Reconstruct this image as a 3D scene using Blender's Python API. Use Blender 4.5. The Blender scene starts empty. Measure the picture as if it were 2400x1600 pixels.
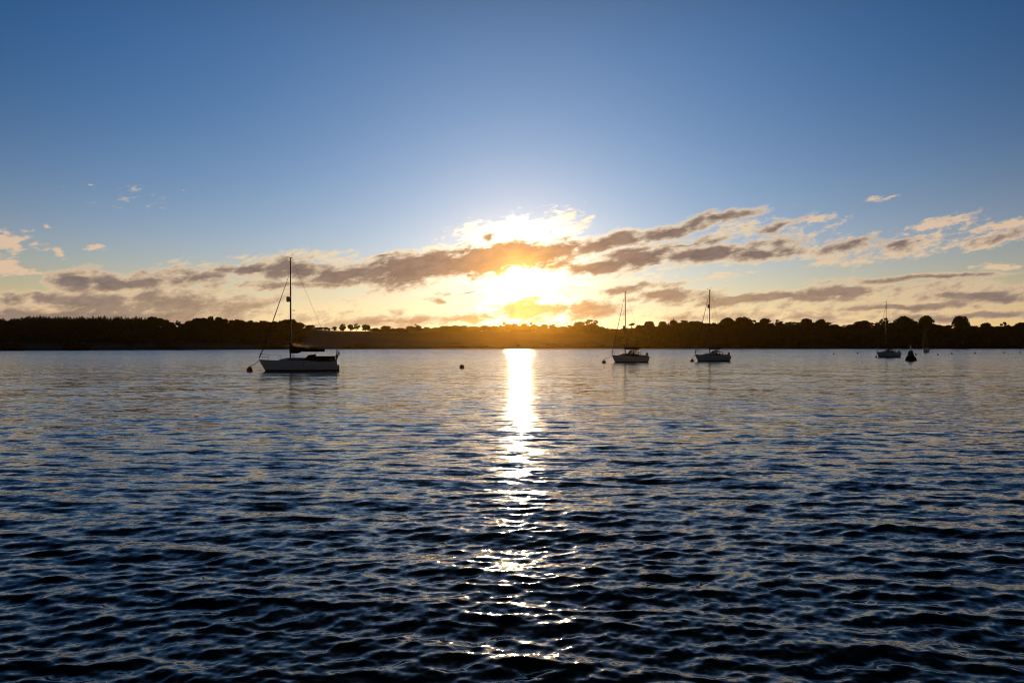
import bpy, bmesh, math, random
import numpy as np
from mathutils import Vector, Matrix

SC = bpy.context.scene
COL = SC.collection
R = math.radians
F = 1884.0            # focal length of the photograph, in its own pixels
HZ = 808.0            # row of the true horizon
CAM_H = 3.0

# ------------------------------------------------------------------ camera
cam_d = bpy.data.cameras.new('camera')
cam = bpy.data.objects.new('camera', cam_d)
COL.objects.link(cam)
cam.location = (0, 0, CAM_H)
cam.rotation_euler = (R(90) + math.atan((HZ - 800) / F), 0, 0)
cam_d.sensor_width = 36.0
cam_d.lens = F / 2400 * 36.0
cam_d.clip_start = 0.1
cam_d.clip_end = 20000
SC.camera = cam

SC.view_settings.view_transform = 'Standard'
SC.view_settings.look = 'None'
SC.view_settings.exposure = 0.0
SC.view_settings.gamma = 1.0
SC.view_settings.use_curve_mapping = False
SC.cycles.use_denoising = True
SC.cycles.max_bounces = 6
SC.cycles.filter_width = 1.1
SC.cycles.volume_bounces = 0
SC.cycles.sample_clamp_indirect = 6.0
SC.cycles.sample_clamp_direct = 0.0

# ------------------------------------------------------------------ sun and sky
SUN_AZ = math.atan((1219 - 1200) / F)
SUN_EL = math.atan((HZ - 655) / F)
SUN_DIR = Vector((math.sin(SUN_AZ) * math.cos(SUN_EL), math.cos(SUN_AZ) * math.cos(SUN_EL), math.sin(SUN_EL)))
sun_d = bpy.data.lights.new('sun', 'SUN')
sun_d.energy = 2.4
sun_d.angle = R(0.55)
sun_d.color = (1.0, 0.66, 0.32)
sun = bpy.data.objects.new('sun', sun_d)
COL.objects.link(sun)
sun.rotation_euler = SUN_DIR.to_track_quat('Z', 'Y').to_euler()
sun.location = (0, 60, 80)


class Net:
    """small helper that writes shader node trees"""
    def __init__(self, tree):
        self.t = tree
        self.n = tree.nodes
        self.l = tree.links

    def put(self, sock, val):
        if isinstance(val, bpy.types.NodeSocket):
            self.l.new(val, sock)
        elif val is not None:
            if hasattr(sock.default_value, '__len__') and not hasattr(val, '__len__'):
                val = (val,) * len(sock.default_value)
            if hasattr(sock.default_value, '__len__') and len(sock.default_value) == 4 and len(val) == 3:
                val = tuple(val) + (1.0,)
            sock.default_value = val

    def node(self, kind, **kw):
        nd = self.n.new(kind)
        for k, v in kw.items():
            setattr(nd, k, v)
        return nd

    def math(self, op, a, b=None, c=None, clamp=False):
        nd = self.node('ShaderNodeMath', operation=op, use_clamp=clamp)
        for i, v in enumerate((a, b, c)):
            if v is not None:
                self.put(nd.inputs[i], v)
        return nd.outputs[0]

    def vec(self, op, a, b=None, c=None):
        nd = self.node('ShaderNodeVectorMath', operation=op)
        self.put(nd.inputs[0], a)
        if b is not None:
            self.put(nd.inputs[3 if op == 'SCALE' else 1], b)
        if c is not None:
            self.put(nd.inputs[2], c)
        return nd.outputs['Value'] if op in ('LENGTH', 'DOT_PRODUCT', 'DISTANCE') else nd.outputs['Vector']

    def comb(self, x, y, z=0.0):
        nd = self.node('ShaderNodeCombineXYZ')
        for i, v in enumerate((x, y, z)):
            self.put(nd.inputs[i], v)
        return nd.outputs[0]

    def sep(self, v):
        nd = self.node('ShaderNodeSeparateXYZ')
        self.put(nd.inputs[0], v)
        return nd.outputs

    def ramp(self, fac, stops, interp='LINEAR'):
        nd = self.node('ShaderNodeValToRGB')
        nd.color_ramp.interpolation = interp
        el = nd.color_ramp.elements
        while len(el) < len(stops):
            el.new(0.5)
        for e, (p, c) in zip(el, stops):
            e.position = p
            e.color = tuple(c) + (1.0,) if len(c) == 3 else c
        self.put(nd.inputs[0], fac)
        return nd.outputs[0]

    def smooth(self, x, lo, hi, a=0.0, b=1.0):
        nd = self.node('ShaderNodeMapRange', interpolation_type='SMOOTHSTEP')
        self.put(nd.inputs[0], x)
        for i, v in zip((1, 2, 3, 4), (lo, hi, a, b)):
            self.put(nd.inputs[i], v)
        return nd.outputs[0]

    def mix(self, f, a, b, blend='MIX'):
        nd = self.node('ShaderNodeMix', data_type='RGBA', blend_type=blend)
        nd.clamp_factor = True
        self.put(nd.inputs[0], f)
        self.put(nd.inputs[6], a)
        self.put(nd.inputs[7], b)
        return nd.outputs[2]

    def noise(self, vec, scale=1.0, detail=2.0, rough=0.5, lac=2.0, dist=0.0, color=False):
        nd = self.node('ShaderNodeTexNoise', noise_dimensions='3D')
        self.put(nd.inputs['Vector'], vec)
        self.put(nd.inputs['Scale'], scale)
        self.put(nd.inputs['Detail'], detail)
        self.put(nd.inputs['Roughness'], rough)
        self.put(nd.inputs['Lacunarity'], lac)
        self.put(nd.inputs['Distortion'], dist)
        return nd.outputs['Color' if color else 'Fac']


def lin(r, g, b):
    def f(c):
        c /= 255.0
        return c / 12.92 if c <= 0.04045 else ((c + 0.055) / 1.055) ** 2.4
    return (f(r), f(g), f(b))


# cloud masses as ellipses on the sky sphere, measured on the photograph's rows and columns: x, y, half length, half height, tilt, amount
DARK_CLOUDS = [
    # the long dark bank that the sun shines out from under
    (1140, 607, 190, 36, 5, 1.5), (1225, 600, 90, 26, 4, 1.5), (960, 630, 150, 40, 7, 1.35), (800, 645, 130, 30, 4, 1.2),
    (1290, 598, 130, 32, 12, 1.3), (1085, 588, 40, 22, 0, 1.1), (1000, 606, 60, 24, 10, 1.1),
    (1420, 568, 150, 20, 13, 1.25), (1560, 538, 130, 19, 13, 1.25), (1690, 517, 90, 14, 12, .9),
    (1400, 620, 110, 22, 6, 1.2), (1520, 603, 110, 24, 10, 1.2), (1640, 602, 120, 22, 3, 1.2), (1780, 590, 100, 20, 8, 1.05),
    (1820, 533, 80, 12, 12, .75), (1660, 566, 90, 16, 12, .7), (1480, 590, 120, 10, 12, .8), (1600, 575, 120, 9, 11, .8), (900, 600, 60, 8, 8, .7), (1800, 563, 80, 14, 8, .6),
    (680, 634, 90, 22, 3, .95), (585, 632, 90, 14, 5, 1.0), (460, 652, 80, 22, 6, .95), (660, 664, 130, 12, 0, .8),
    (180, 662, 80, 30, 0, 1.25), (260, 668, 70, 24, -6, 1.1), (330, 668, 90, 26, 4, .95), (90, 700, 90, 24, 0, .8),
    (20, 700, 60, 24, 0, .9), (230, 712, 170, 38, 0, 1.0), (420, 705, 170, 34, 0, 1.0), (540, 718, 120, 28, 0, .8),
    (100, 740, 260, 22, 0, 1.0), (400, 742, 200, 18, 0, .9),
    (1985, 577, 80, 19, 8, .86), (2118, 573, 56, 14, 3, .78), (2340, 551, 90, 17, 8, .70),
    (1147, 561, 26, 15, 10, .85),
    # stratus low on the right
    (1780, 702, 230, 15, 0, 1.25), (1960, 684, 150, 14, 3, 1.05), (2160, 654, 190, 10, 2, 1.0), (2290, 702, 130, 14, 2, 1.2),
    (2120, 724, 210, 11, 0, 1.2), (1480, 676, 110, 13, 4, .95), (1560, 694, 120, 14, 2, 1.0), (2250, 745, 250, 14, 0, 1.0),
    (1900, 748, 200, 10, 0, .7), (1040, 700, 40, 7, 0, .8), (1100, 686, 60, 6, 0, .7),
    # mounds under the sun
    (1240, 728, 100, 34, 0, 1.3), (1385, 732, 80, 30, 0, 1.1), (1100, 748, 120, 20, 0, .9), (900, 752, 220, 22, 0, .9),
    (1600, 742, 90, 18, 0, .75), (1740, 738, 70, 18, 0, .85),
    (240, 745, 420, 36, 0, 1.0), (700, 745, 300, 22, 0, .42), (1950, 748, 520, 24, 0, .5), (1900, 720, 500, 30, 0, .36), (2200, 690, 300, 30, 0, .34),
    (420, 735, 240, 26, 0, .8), (560, 690, 140, 34, 0, .5),
]
BRIGHT_CLOUDS = [
    (1962, 583, 105, 27, 7, 1.2), (2126, 577, 74, 21, 3, 1.15), (2325, 555, 105, 24, 8, 1.2),
    (1200, 545, 130, 34, 8, 1.3), (1290, 518, 60, 18, 14, 1.1), (1330, 540, 50, 16, 8, .8), (1020, 580, 60, 14, 10, .9),
    (10, 566, 50, 22, -12, 1.25), (14, 625, 40, 26, 10, 1.2), (85, 574, 40, 7, -6, .7), (140, 593, 11, 12, 0, .6), (205, 578, 24, 6, 0, .52), (50, 545, 14, 7, 0, .55), (90, 535, 10, 6, 0, .45),
    (80, 645, 60, 7, 4, .75), (2180, 525, 90, 14, 7, 1.05), (2350, 521, 70, 13, 6, 1.05), (2055, 462, 26, 5, 8, .62), (2105, 459, 22, 4, 12, .5),
    (1900, 520, 60, 10, 4, .8), (1700, 550, 120, 22, 12, .9), (1820, 560, 80, 26, 4, .9), (1960, 602, 80, 10, 2, .6), (1920, 617, 80, 8, 2, .9), (2012, 615, 44, 8, 8, .8),
    (2300, 532, 90, 10, 6, .6), (1690, 617, 200, 10, 3, .9), (640, 620, 190, 24, 3, .7), (760, 610, 90, 12, 4, .7), (430, 660, 160, 20, 3, .7),
    (600, 690, 220, 26, 0, .75), (150, 690, 160, 16, 0, .8), (950, 690, 160, 10, 0, .5), (1450, 655, 160, 12, 3, .6), (2330, 630, 70, 8, 0, .8),
    (2050, 690, 260, 26, 0, .55), (2000, 735, 420, 16, 0, .6), (1660, 655, 90, 9, 3, .6), (830, 735, 200, 18, 0, .6), (1376, 512, 18, 6, 6, .8), (870, 600, 40, 6, 5, .6), (205, 433, 12, 5, 0, .28), (300, 456, 30, 9, 0, .16),
]


def build_world():
    world = bpy.data.worlds.new('World')
    SC.world = world
    world.use_nodes = True
    t = world.node_tree
    t.nodes.clear()
    N = Net(t)
    out = N.node('ShaderNodeOutputWorld')
    bg = N.node('ShaderNodeBackground')
    t.links.new(bg.outputs[0], out.inputs[0])
    d = N.node('ShaderNodeTexCoord').outputs['Generated']
    dx, dy, dz = N.sep(d)
    dz = N.math('MAXIMUM', dz, 0.002)
    up = N.vec('NORMALIZE', N.comb(dx, dy, dz))
    sky = N.node('ShaderNodeTexSky', sky_type='NISHITA')
    sky.sun_disc = False
    sky.sun_elevation = SUN_EL
    sky.sun_rotation = SUN_AZ
    sky.air_density = 1.0
    sky.dust_density = 0.1
    sky.ozone_density = 6.0
    t.links.new(up, sky.inputs[0])
    base = N.vec('MULTIPLY', N.vec('SCALE', sky.outputs[0], 0.098), (.92, 1.03, 1.03))
    # angles on the sky: u to the right, v up, in units of 1/F radian
    u = N.math('MULTIPLY', N.math('ARCTAN2', dx, dy), F)
    v = N.math('MULTIPLY', N.math('ARCSINE', dz), F)
    uv = N.comb(u, v)
    cosang = N.vec('DOT_PRODUCT', up, tuple(SUN_DIR))
    th = N.math('MULTIPLY', N.math('ARCCOSINE', N.math('MINIMUM', cosang, 0.9999999)), F)

    def expo(x, scale, power=1.0):
        q = N.math('DIVIDE', x, scale)
        if power != 1.0:
            q = N.math('POWER', q, power)
        return N.math('EXPONENT', N.math('MULTIPLY', q, -1.0))

    wide = N.vec('SCALE', (.160, .220, .275), expo(th, 640, 1.5))
    mid = N.vec('SCALE', (.62, .46, .28), expo(th, 170))
    core = N.vec('SCALE', (6.0, 5.0, 3.4), expo(th, 33, 1.25))
    side = expo(N.math('ABSOLUTE', u), 2100)
    low = N.vec('SCALE', (.50, .27, .05), N.math('MULTIPLY', expo(v, 75), side))
    low2 = N.vec('SCALE', (.78, .44, .125), N.math('MULTIPLY', expo(v, 185, 1.3), side))
    pale = N.vec('SCALE', (.085, .085, .060), expo(v, 390, 2.0))
    damp = N.mix(N.smooth(v, 0, 260), (1.0, .60, .24), (1, 1, 1))
    damp = N.vec('SCALE', damp, N.math('MULTIPLY', N.math('MULTIPLY', N.smooth(v, 620, 1120, 1.0, .09), N.math('MULTIPLY', N.smooth(th, 850, 1500, 1.0, .80), N.smooth(u, 300, 1150, 1.0, .84))), N.smooth(cosang, -.5, .78, .34, 1.0)))
    clear = N.vec('MULTIPLY', base, damp)
    for s in (wide, mid, core, low, low2, pale):
        clear = N.vec('ADD', clear, s)

    # ---- clouds
    stretch = N.vec('MULTIPLY', uv, (1 / 150.0, 1 / 62.0, 1.0))
    skew = N.vec('ADD', stretch, N.vec('SCALE', (0, -0.16 * 150 / 62.0, 0), N.math('MULTIPLY', u, 1 / 150.0)))
    wn = N.noise(skew, 1.1, 3, .5, color=True)
    warp = N.vec('MULTIPLY', N.vec('SUBTRACT', wn, (.5, .5, .5)), (110, 50, 0))
    wuv = N.vec('ADD', uv, warp)

    turned = {}
    for q in (-8, 0, 4, 8, 13):
        c, sn_ = math.cos(R(q)), math.sin(R(q))
        turned[q] = N.comb(N.vec('DOT_PRODUCT', wuv, (c, sn_, 0)), N.vec('DOT_PRODUCT', wuv, (-sn_, c, 0)))

    def field(ells, gain=1.0):
        acc = None
        for (x, y, rx, ry, rot, amp) in ells:
            q = min(turned, key=lambda k: abs(k - rot))
            c, sn_ = math.cos(R(q)), math.sin(R(q))
            az = math.atan((x - 1200) / F)
            el = math.atan((HZ - y) / math.hypot(F, x - 1200))
            sx, sy = 1 / (rx * 1.3 * math.cos(az) ** 2), 1 / (ry * 1.3 * math.cos(az))
            cx, cy = F * (az * c + el * sn_), F * (el * c - az * sn_)
            ln = N.vec('LENGTH', N.vec('MULTIPLY_ADD', turned[q], (sx, sy, 0), (-cx * sx, -cy * sy, 0)))
            f = N.math('MULTIPLY_ADD', ln, -amp * gain, amp * gain)
            acc = f if acc is None else N.math('SMOOTH_MAX', acc, f, 0.12)
        return acc

    fd = N.math('MAXIMUM', field(DARK_CLOUDS, 1.75), -1.0)
    fb = N.math('MAXIMUM', field(BRIGHT_CLOUDS, 1.1), -1.0)
    fine = N.noise(N.vec('ADD', skew, (3.1, 7.7, 0)), 2.3, 10, .68, 2.1, .25)
    fn = N.math('MULTIPLY', N.math('SUBTRACT', fine, .5), 2.7)
    soft = N.noise(N.vec('ADD', skew, (11.3, 2.9, 0)), .9, 5, .6)
    sn = N.math('MULTIPLY', N.math('SUBTRACT', soft, .5), 1.6)
    nd_ = N.math('ADD', fn, N.math('MULTIPLY', sn, .6))
    dd = N.math('ADD', fd, nd_)
    wisp = N.noise(N.vec('ADD', skew, (41.3, 9.9, 0)), 7.5, 6, .62)
    db = N.math('ADD', fb, N.math('ADD', nd_, N.math('MULTIPLY_ADD', wisp, 2.2, -1.1)))
    dall = N.math('MAXIMUM', N.math('SUBTRACT', dd, -.10), db)
    inner = N.noise(N.vec('ADD', N.vec('MULTIPLY', skew, (1, .85, 1)), (23.7, 5.1, 0)), 3.6, 7, .60, 2.1, .2)
    alpha = N.smooth(N.math('ADD', dall, N.math('MULTIPLY_ADD', inner, 1.4, -.7)), .04, .80)
    dark = N.smooth(N.math('ADD', dd, N.math('MULTIPLY_ADD', inner, 2.6, -1.3)), .12, 1.45)
    # lit rims towards the sun, grey hearts
    tn = N.math('DIVIDE', th, 1400.0, clamp=True)
    rim = N.ramp(tn, [(0.0, (4.0, 3.5, 2.7)), (.06, (2.6, 2.15, 1.6)), (.14, (1.3, 1.03, .68)), (.28, (.92, .70, .43)),
                      (.5, (.80, .58, .37)), (.85, (.80, .55, .36)), (1.0, (.70, .47, .32))])
    heart = N.ramp(tn, [(0.0, (.50, .27, .10)), (.05, (.40, .24, .13)), (.12, (.34, .215, .145)), (.25, (.235, .155, .125)),
                        (.45, (.20, .145, .13)), (.8, (.165, .135, .145)), (1.0, (.15, .13, .15))])
    lowh = N.smooth(v, 40, 190, 1.0, 0.0)
    warmheart = N.ramp(tn, [(0.0, (.34, .25, .24)), (.12, (.60, .38, .20)), (.3, (.57, .37, .205)), (.55, (.41, .28, .185)), (.8, (.26, .19, .16)), (1.0, (.24, .18, .155))])
    heart = N.mix(N.math('MULTIPLY', lowh, .85), heart, warmheart)
    heart = N.mix(N.smooth(inner, .35, .65), N.vec('SCALE', heart, .86), N.vec('SCALE', heart, 1.16))
    ccol = N.mix(dark, rim, heart)
    op = N.math('MULTIPLY', alpha, N.mix(dark, (.80, .80, .80), (.97, .97, .97)))
    col = N.mix(op, clear, ccol)
    # light of the sun spilling through the thin lower edge of the bank
    col = N.vec('ADD', col, N.vec('SCALE', (.18, .09, .02), expo(th, 40, 1.3)))
    t.links.new(col, bg.inputs['Color'])
    bg.inputs['Strength'].default_value = 1.0
    world.cycles.sampling_method = 'MANUAL'
    world.cycles.sample_map_resolution = 512
    return world


build_world()
# ------------------------------------------------------------------ object helpers
def link(o):
    COL.objects.link(o)
    return o


def tag(o, label=None, cat=None, group=None, kind=None):
    for k, v in (('label', label), ('category', cat), ('group', group), ('kind', kind)):
        if v:
            o[k] = v
    return o


def thing(name, loc, label, cat, group=None, rotz=0.0):
    o = link(bpy.data.objects.new(name, None))
    o.location = loc
    o.rotation_euler = (0, 0, rotz)
    o.empty_display_size = 0.5
    return tag(o, label, cat, group)


class MB:
    """collects shapes and links them as one mesh object"""
    def __init__(self):
        self.v, self.f = [], []

    def add(self, verts, faces):
        b = len(self.v)
        self.v.extend([tuple(p) for p in verts])
        self.f.extend([tuple(i + b for i in fc) for fc in faces])
        return self

    def box(self, c, s, rot=None):
        vs = []
        for x in (-.5, .5):
            for y in (-.5, .5):
                for z in (-.5, .5):
                    p = Vector((x * s[0], y * s[1], z * s[2]))
                    if rot is not None:
                        p = rot @ p
                    vs.append(p + Vector(c))
        return self.add(vs, [(0, 1, 3, 2), (4, 6, 7, 5), (0, 4, 5, 1), (2, 3, 7, 6), (0, 2, 6, 4), (1, 5, 7, 3)])

    def tube(self, pts, rad, n=8, cap=True):
        pts = [Vector(p) for p in pts]
        if not hasattr(rad, '__len__'):
            rad = [rad] * len(pts)
        vs, fs = [], []
        for i, p in enumerate(pts):
            d = (pts[min(i + 1, len(pts) - 1)] - pts[max(i - 1, 0)]).normalized()
            a = d.orthogonal().normalized() if i == 0 else (a - d * a.dot(d)).normalized()
            b = d.cross(a)
            for k in range(n):
                t = 2 * math.pi * k / n
                vs.append(p + (a * math.cos(t) + b * math.sin(t)) * rad[i])
        for i in range(len(pts) - 1):
            for k in range(n):
                k2 = (k + 1) % n
                fs.append((i * n + k, i * n + k2, (i + 1) * n + k2, (i + 1) * n + k))
        if cap:
            fs.append(tuple(range(n - 1, -1, -1)))
            fs.append(tuple((len(pts) - 1) * n + k for k in range(n)))
        return self.add(vs, fs)

    def lathe(self, prof, c=(0, 0, 0), n=20):
        vs, fs = [], []
        for r, z in prof:
            for k in range(n):
                t = 2 * math.pi * k / n
                vs.append((c[0] + r * math.cos(t), c[1] + r * math.sin(t), c[2] + z))
        for i in range(len(prof) - 1):
            for k in range(n):
                k2 = (k + 1) % n
                fs.append((i * n + k, i * n + k2, (i + 1) * n + k2, (i + 1) * n + k))
        fs.append(tuple(range(n - 1, -1, -1)))
        fs.append(tuple((len(prof) - 1) * n + k for k in range(n)))
        return self.add(vs, fs)

    def loft(self, rows, close=False):
        m = len(rows[0])
        vs = [p for r in rows for p in r]
        fs = []
        for i in range(len(rows) - 1):
            for k in range(m if close else m - 1):
                k2 = (k + 1) % m
                fs.append((i * m + k, i * m + k2, (i + 1) * m + k2, (i + 1) * m + k))
        return self.add(vs, fs)

    def mesh(self, name, mat, smooth=False):
        me = bpy.data.meshes.new(name)
        me.from_pydata(self.v, [], self.f)
        me.materials.append(mat)
        if smooth:
            me.polygons.foreach_set('use_smooth', [True] * len(me.polygons))
        me.update()
        return me

    def build(self, name, mat, parent=None, smooth=False):
        o = link(bpy.data.objects.new(name, self.mesh(name, mat, smooth)))
        o.parent = parent
        return o


def material(name, color, rough=.5, metal=0.0, vary=0.0, scale=4.0, spec=.5):
    m = bpy.data.materials.new(name)
    m.use_nodes = True
    N = Net(m.node_tree)
    p = m.node_tree.nodes['Principled BSDF']
    p.inputs['Roughness'].default_value = rough
    p.inputs['Metallic'].default_value = metal
    p.inputs['Specular IOR Level'].default_value = spec
    if vary:
        co = N.node('ShaderNodeTexCoord').outputs['Object']
        f = N.noise(co, scale, 4, .6)
        col = N.mix(N.smooth(f, .3, .7), tuple(c * (1 - vary) for c in color), tuple(min(1, c * (1 + vary)) for c in color))
        N.put(p.inputs['Base Color'], col)
    else:
        p.inputs['Base Color'].default_value = (*color, 1)
    return m


def at(px, d):
    """ground point seen in photo column px at distance d ahead"""
    return ((px - 1200) / F * d, d)


def dist_of(row):
    return CAM_H * F / (row - HZ)


# ------------------------------------------------------------------ water
def water_material():
    m = bpy.data.materials.new('river_water')
    m.use_nodes = True
    t = m.node_tree
    N = Net(t)
    p = t.nodes['Principled BSDF']
    p.inputs['Base Color'].default_value = (.0035, .008, .013, 1)
    p.inputs['IOR'].default_value = 1.333
    geo = N.node('ShaderNodeNewGeometry')
    pos, nor, inc = geo.outputs['Position'], geo.outputs['Normal'], geo.outputs['Incoming']
    lost = N.node('ShaderNodeAttribute', attribute_name='unresolved')
    lo_s, lo_l, calm = N.sep(lost.outputs['Vector'])

    def slope(scale, sx, sy, off, detail, rough):
        v = N.vec('ADD', N.vec('MULTIPLY', pos, (sx, sy, 1)), off)
        c = N.noise(v, scale, detail, rough, color=True)
        return N.vec('MULTIPLY', N.vec('SUBTRACT', c, (.5, .5, .5)), (1, 1, 0))

    # capillary ripples, everywhere; short and long waves only where the mesh is too coarse to carry them
    rip = slope(5.5, .75, 1.25, (3, 1, 0), 3, .55)
    short = slope(2.2, .5, 1.3, (9, 4, 0), 2, .5)
    longw = slope(.42, .5, 1.2, (5, 8, 0), 2, .5)
    fine = slope(15.0, .8, 1.1, (1, 6, 0), 2, .5)
    rip = N.vec('ADD', rip, N.vec('SCALE', fine, .55))
    s = N.vec('SCALE', rip, N.math('MULTIPLY_ADD', calm, RIP_A, RIP_B))
    s = N.vec('ADD', s, N.vec('SCALE', short, lo_s))
    s = N.vec('ADD', s, N.vec('SCALE', longw, lo_l))
    s = N.vec('MULTIPLY', s, (.62, 1.0, 0))
    n = N.vec('NORMALIZE', N.vec('SUBTRACT', nor, s))
    # a facet turned away from the eye is hidden by the wave in front of it: the eye meets one leaning the other way
    c = N.vec('DOT_PRODUCT', n, inc)
    k = N.math('MAXIMUM', N.math('MULTIPLY', c, -2.0), 0.0)
    n = N.vec('NORMALIZE', N.vec('ADD', n, N.vec('SCALE', inc, k)))
    t.links.new(n, p.inputs['Normal'])
    p.inputs['Roughness'].default_value = .08
    return m


RIP_A, RIP_B = .24, .08


def build_water():
    rng = np.random.default_rng(11)
    # rings closer together near the shore we stand on; columns finer in the stretch of river that is watched
    f1 = F * 1024 / 2400
    rows = [1.2, 1.6, 2.0]
    py = f1 * CAM_H / 2.4
    while True:
        r = f1 * CAM_H / py
        rows.append(r)
        if r > 1400:
            break
        step = 1.3 if py > 420 else (.85 if py > 60 else .7)
        py = py - step if py > 8 else py * .93
    rows = np.array(rows)
    fine = np.arange(-37.5, 37.5001, .056)
    coarse = np.arange(39, 321.1, 3.0)
    ang = np.radians(np.concatenate([fine, coarse]))
    A, RR = np.meshgrid(ang, rows)
    X, Y = RR * np.sin(A), RR * np.cos(A)
    dr = np.gradient(rows)[:, None] * np.ones_like(A)
    da = RR * np.maximum(np.gradient(ang)[None, :], 1e-6)
    Z = np.zeros_like(X)
    DX = np.zeros_like(X)
    DY = np.zeros_like(X)
    # wind waves: a main train with long crests, a weaker crossing train, a low swell, and short ripples from all over
    waves = []
    for n_, l0, l1, mid, spread, total in ((64, .17, .66, R(6), R(20), .098), (44, .15, .50, R(-42), R(16), .062), (30, .70, 2.4, R(4), R(22), .050), (12, 2.4, 6.0, R(14), R(20), .012), (70, .07, .17, R(0), R(60), .060)):
        for i in range(n_):
            lam = l0 * (l1 / l0) ** ((i + .5) / n_) * rng.uniform(.95, 1.05)
            bell = math.exp(-((math.log(lam / math.sqrt(l0 * l1))) / (.75 * math.log(l1 / l0))) ** 2)
            waves.append((lam, mid + rng.normal(0, spread), rng.uniform(0, 2 * math.pi), total * bell * math.sqrt(2.0 / n_) * 1.1))
    var_s = np.zeros_like(X)
    var_l = np.zeros_like(X)
    # patches of calmer and rougher water
    g = (.5 + .5 * np.sin(X * .047 + 1.3 * np.sin(Y * .031 + .4)) * np.sin(Y * .055 + 1.1 * np.sin(X * .023 + 2.0)))
    for lam, th, ph, sl in waves:
        k = 2 * math.pi / lam
        kx, ky = k * math.sin(th), k * math.cos(th)
        a = sl / k
        spac = np.abs((kx * np.sin(A) + ky * np.cos(A)) / k) * dr + np.abs((kx * np.cos(A) - ky * np.sin(A)) / k) * da
        w = np.clip((lam / spac - 2.6) / 2.5, 0, 1)
        amp = a * w
        ph_ = kx * X + ky * Y + ph
        Z += amp * np.cos(ph_)
        q = (1.0 if lam > .36 else .5) * amp
        DX -= q * math.sin(th) * np.sin(ph_)
        DY -= q * math.cos(th) * np.sin(ph_)
        if lam < .68:
            var_s += .5 * sl * sl * (1 - w * w)
        else:
            var_l += .5 * sl * sl * (1 - w * w)
    # wind strength by place: choppier close in and again near the far shore, slacker between
    dist = RR
    env = np.interp(dist, [3, 14, 24, 38, 60, 95, 140, 200, 330, 700], [1.25, 1.20, 1.0, .64, .46, .44, .60, .95, 1.25, 1.3])
    side = np.clip((X / np.maximum(Y, 1)) * 1.6, -.6, 1.2)
    env = env * (1 + .42 * np.clip(side, 0, 1) * np.exp(-((np.log(np.maximum(dist, 1) / 45)) / .55) ** 2))
    env = env * (.86 + .28 * g)
    fade = np.clip((320 - np.degrees(np.abs(A))) / 1, 0, 1)
    Z *= env
    DX *= env
    DY *= env
    V = np.stack([X + DX, Y + DY, Z], -1).reshape(-1, 3)
    nr, nc = X.shape
    i = np.arange(nr - 1)[:, None] * nc
    j = np.arange(nc)[None, :]
    j2 = (j + 1) % nc
    quads = np.stack(np.broadcast_arrays(i + j, i + nc + j, i + nc + j2, i + j2), -1).reshape(-1, 4)
    me = bpy.data.meshes.new('water')
    me.vertices.add(len(V))
    me.vertices.foreach_set('co', V.astype(np.float32).ravel())
    me.loops.add(quads.size)
    me.loops.foreach_set('vertex_index', quads.astype(np.int32).ravel())
    me.polygons.add(len(quads))
    me.polygons.foreach_set('loop_start', np.arange(0, quads.size, 4, dtype=np.int32))
    me.polygons.foreach_set('loop_total', np.full(len(quads), 4, np.int32))
    me.polygons.foreach_set('use_smooth', np.ones(len(quads), bool))
    me.update(calc_edges=True)
    at_ = me.attributes.new('unresolved', 'FLOAT_VECTOR', 'POINT')
    # noise colour has a spread of about .13 a channel
    vec = np.stack([np.sqrt(var_s) * env / .13 * .8, (np.sqrt(var_l) * env * .8 + .022 * np.clip((dist - 25) / 60, 0, 1)) / .13, env], -1).reshape(-1, 3)
    at_.data.foreach_set('vector', vec.astype(np.float32).ravel())
    me.materials.append(water_material())
    o = link(bpy.data.objects.new('water', me))
    tag(o, 'dark rippled river water with the glitter of the low sun', kind='structure')
    print('PRINT water verts', len(V), 'slopes', float(np.sqrt(var_s.max())), float(np.sqrt(var_l.max())))
    return o


build_water()
# ------------------------------------------------------------------ far shore
# column in the photo: distance of the waterline, distance of the ridge, row of the bare ridge ground
SHORE = [(-900, 330, 520, 766), (-200, 392, 600, 764), (0, 412, 620, 763), (200, 438, 630, 763), (360, 465, 645, 765), (412, 472, 652, 770), (450, 480, 660, 766), (560, 505, 690, 766), (690, 543, 728, 770), (780, 565, 745, 775.5),
         (1000, 585, 770, 776), (1200, 604, 785, 776), (1330, 615, 785, 779), (1440, 628, 770, 781), (1500, 629, 768, 773), (1640, 630, 765, 768), (1900, 632, 765, 767), (2200, 632, 765, 769), (2400, 632, 765, 772), (3300, 640, 770, 772)]
SX = [a[0] for a in SHORE]


def shore_at(px):
    return [float(np.interp(px, SX, [a[i] for a in SHORE])) for i in (1, 2, 3)]


def ground_z(x, y):
    """height of the land at a point"""
    px = 1200 + F * x / y
    s, rd, row = shore_at(px)
    s += 5.0 * math.sin(x * .021) + 2.5 * math.sin(x * .067 + 1)
    top = CAM_H + (HZ - row) / F * rd
    if y < s:
        return -1.6 * min(1.0, (s - y) / 8.0)
    bank = 1.7 * min(1.0, (y - s) / 7.0) + .25 * math.sin(x * .11) * min(1.0, (y - s) / 7.0)
    q = min(1.0, max(0.0, (y - s - 7) / (rd - s - 7)))
    q = q * q * (3 - 2 * q) * .55 + q * .45
    z = bank + (top - bank) * q
    if y > rd:
        z = top - min(6.0, (y - rd) * .03)
    return z + .3 * math.sin(x * .045 + y * .03) * q


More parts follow.
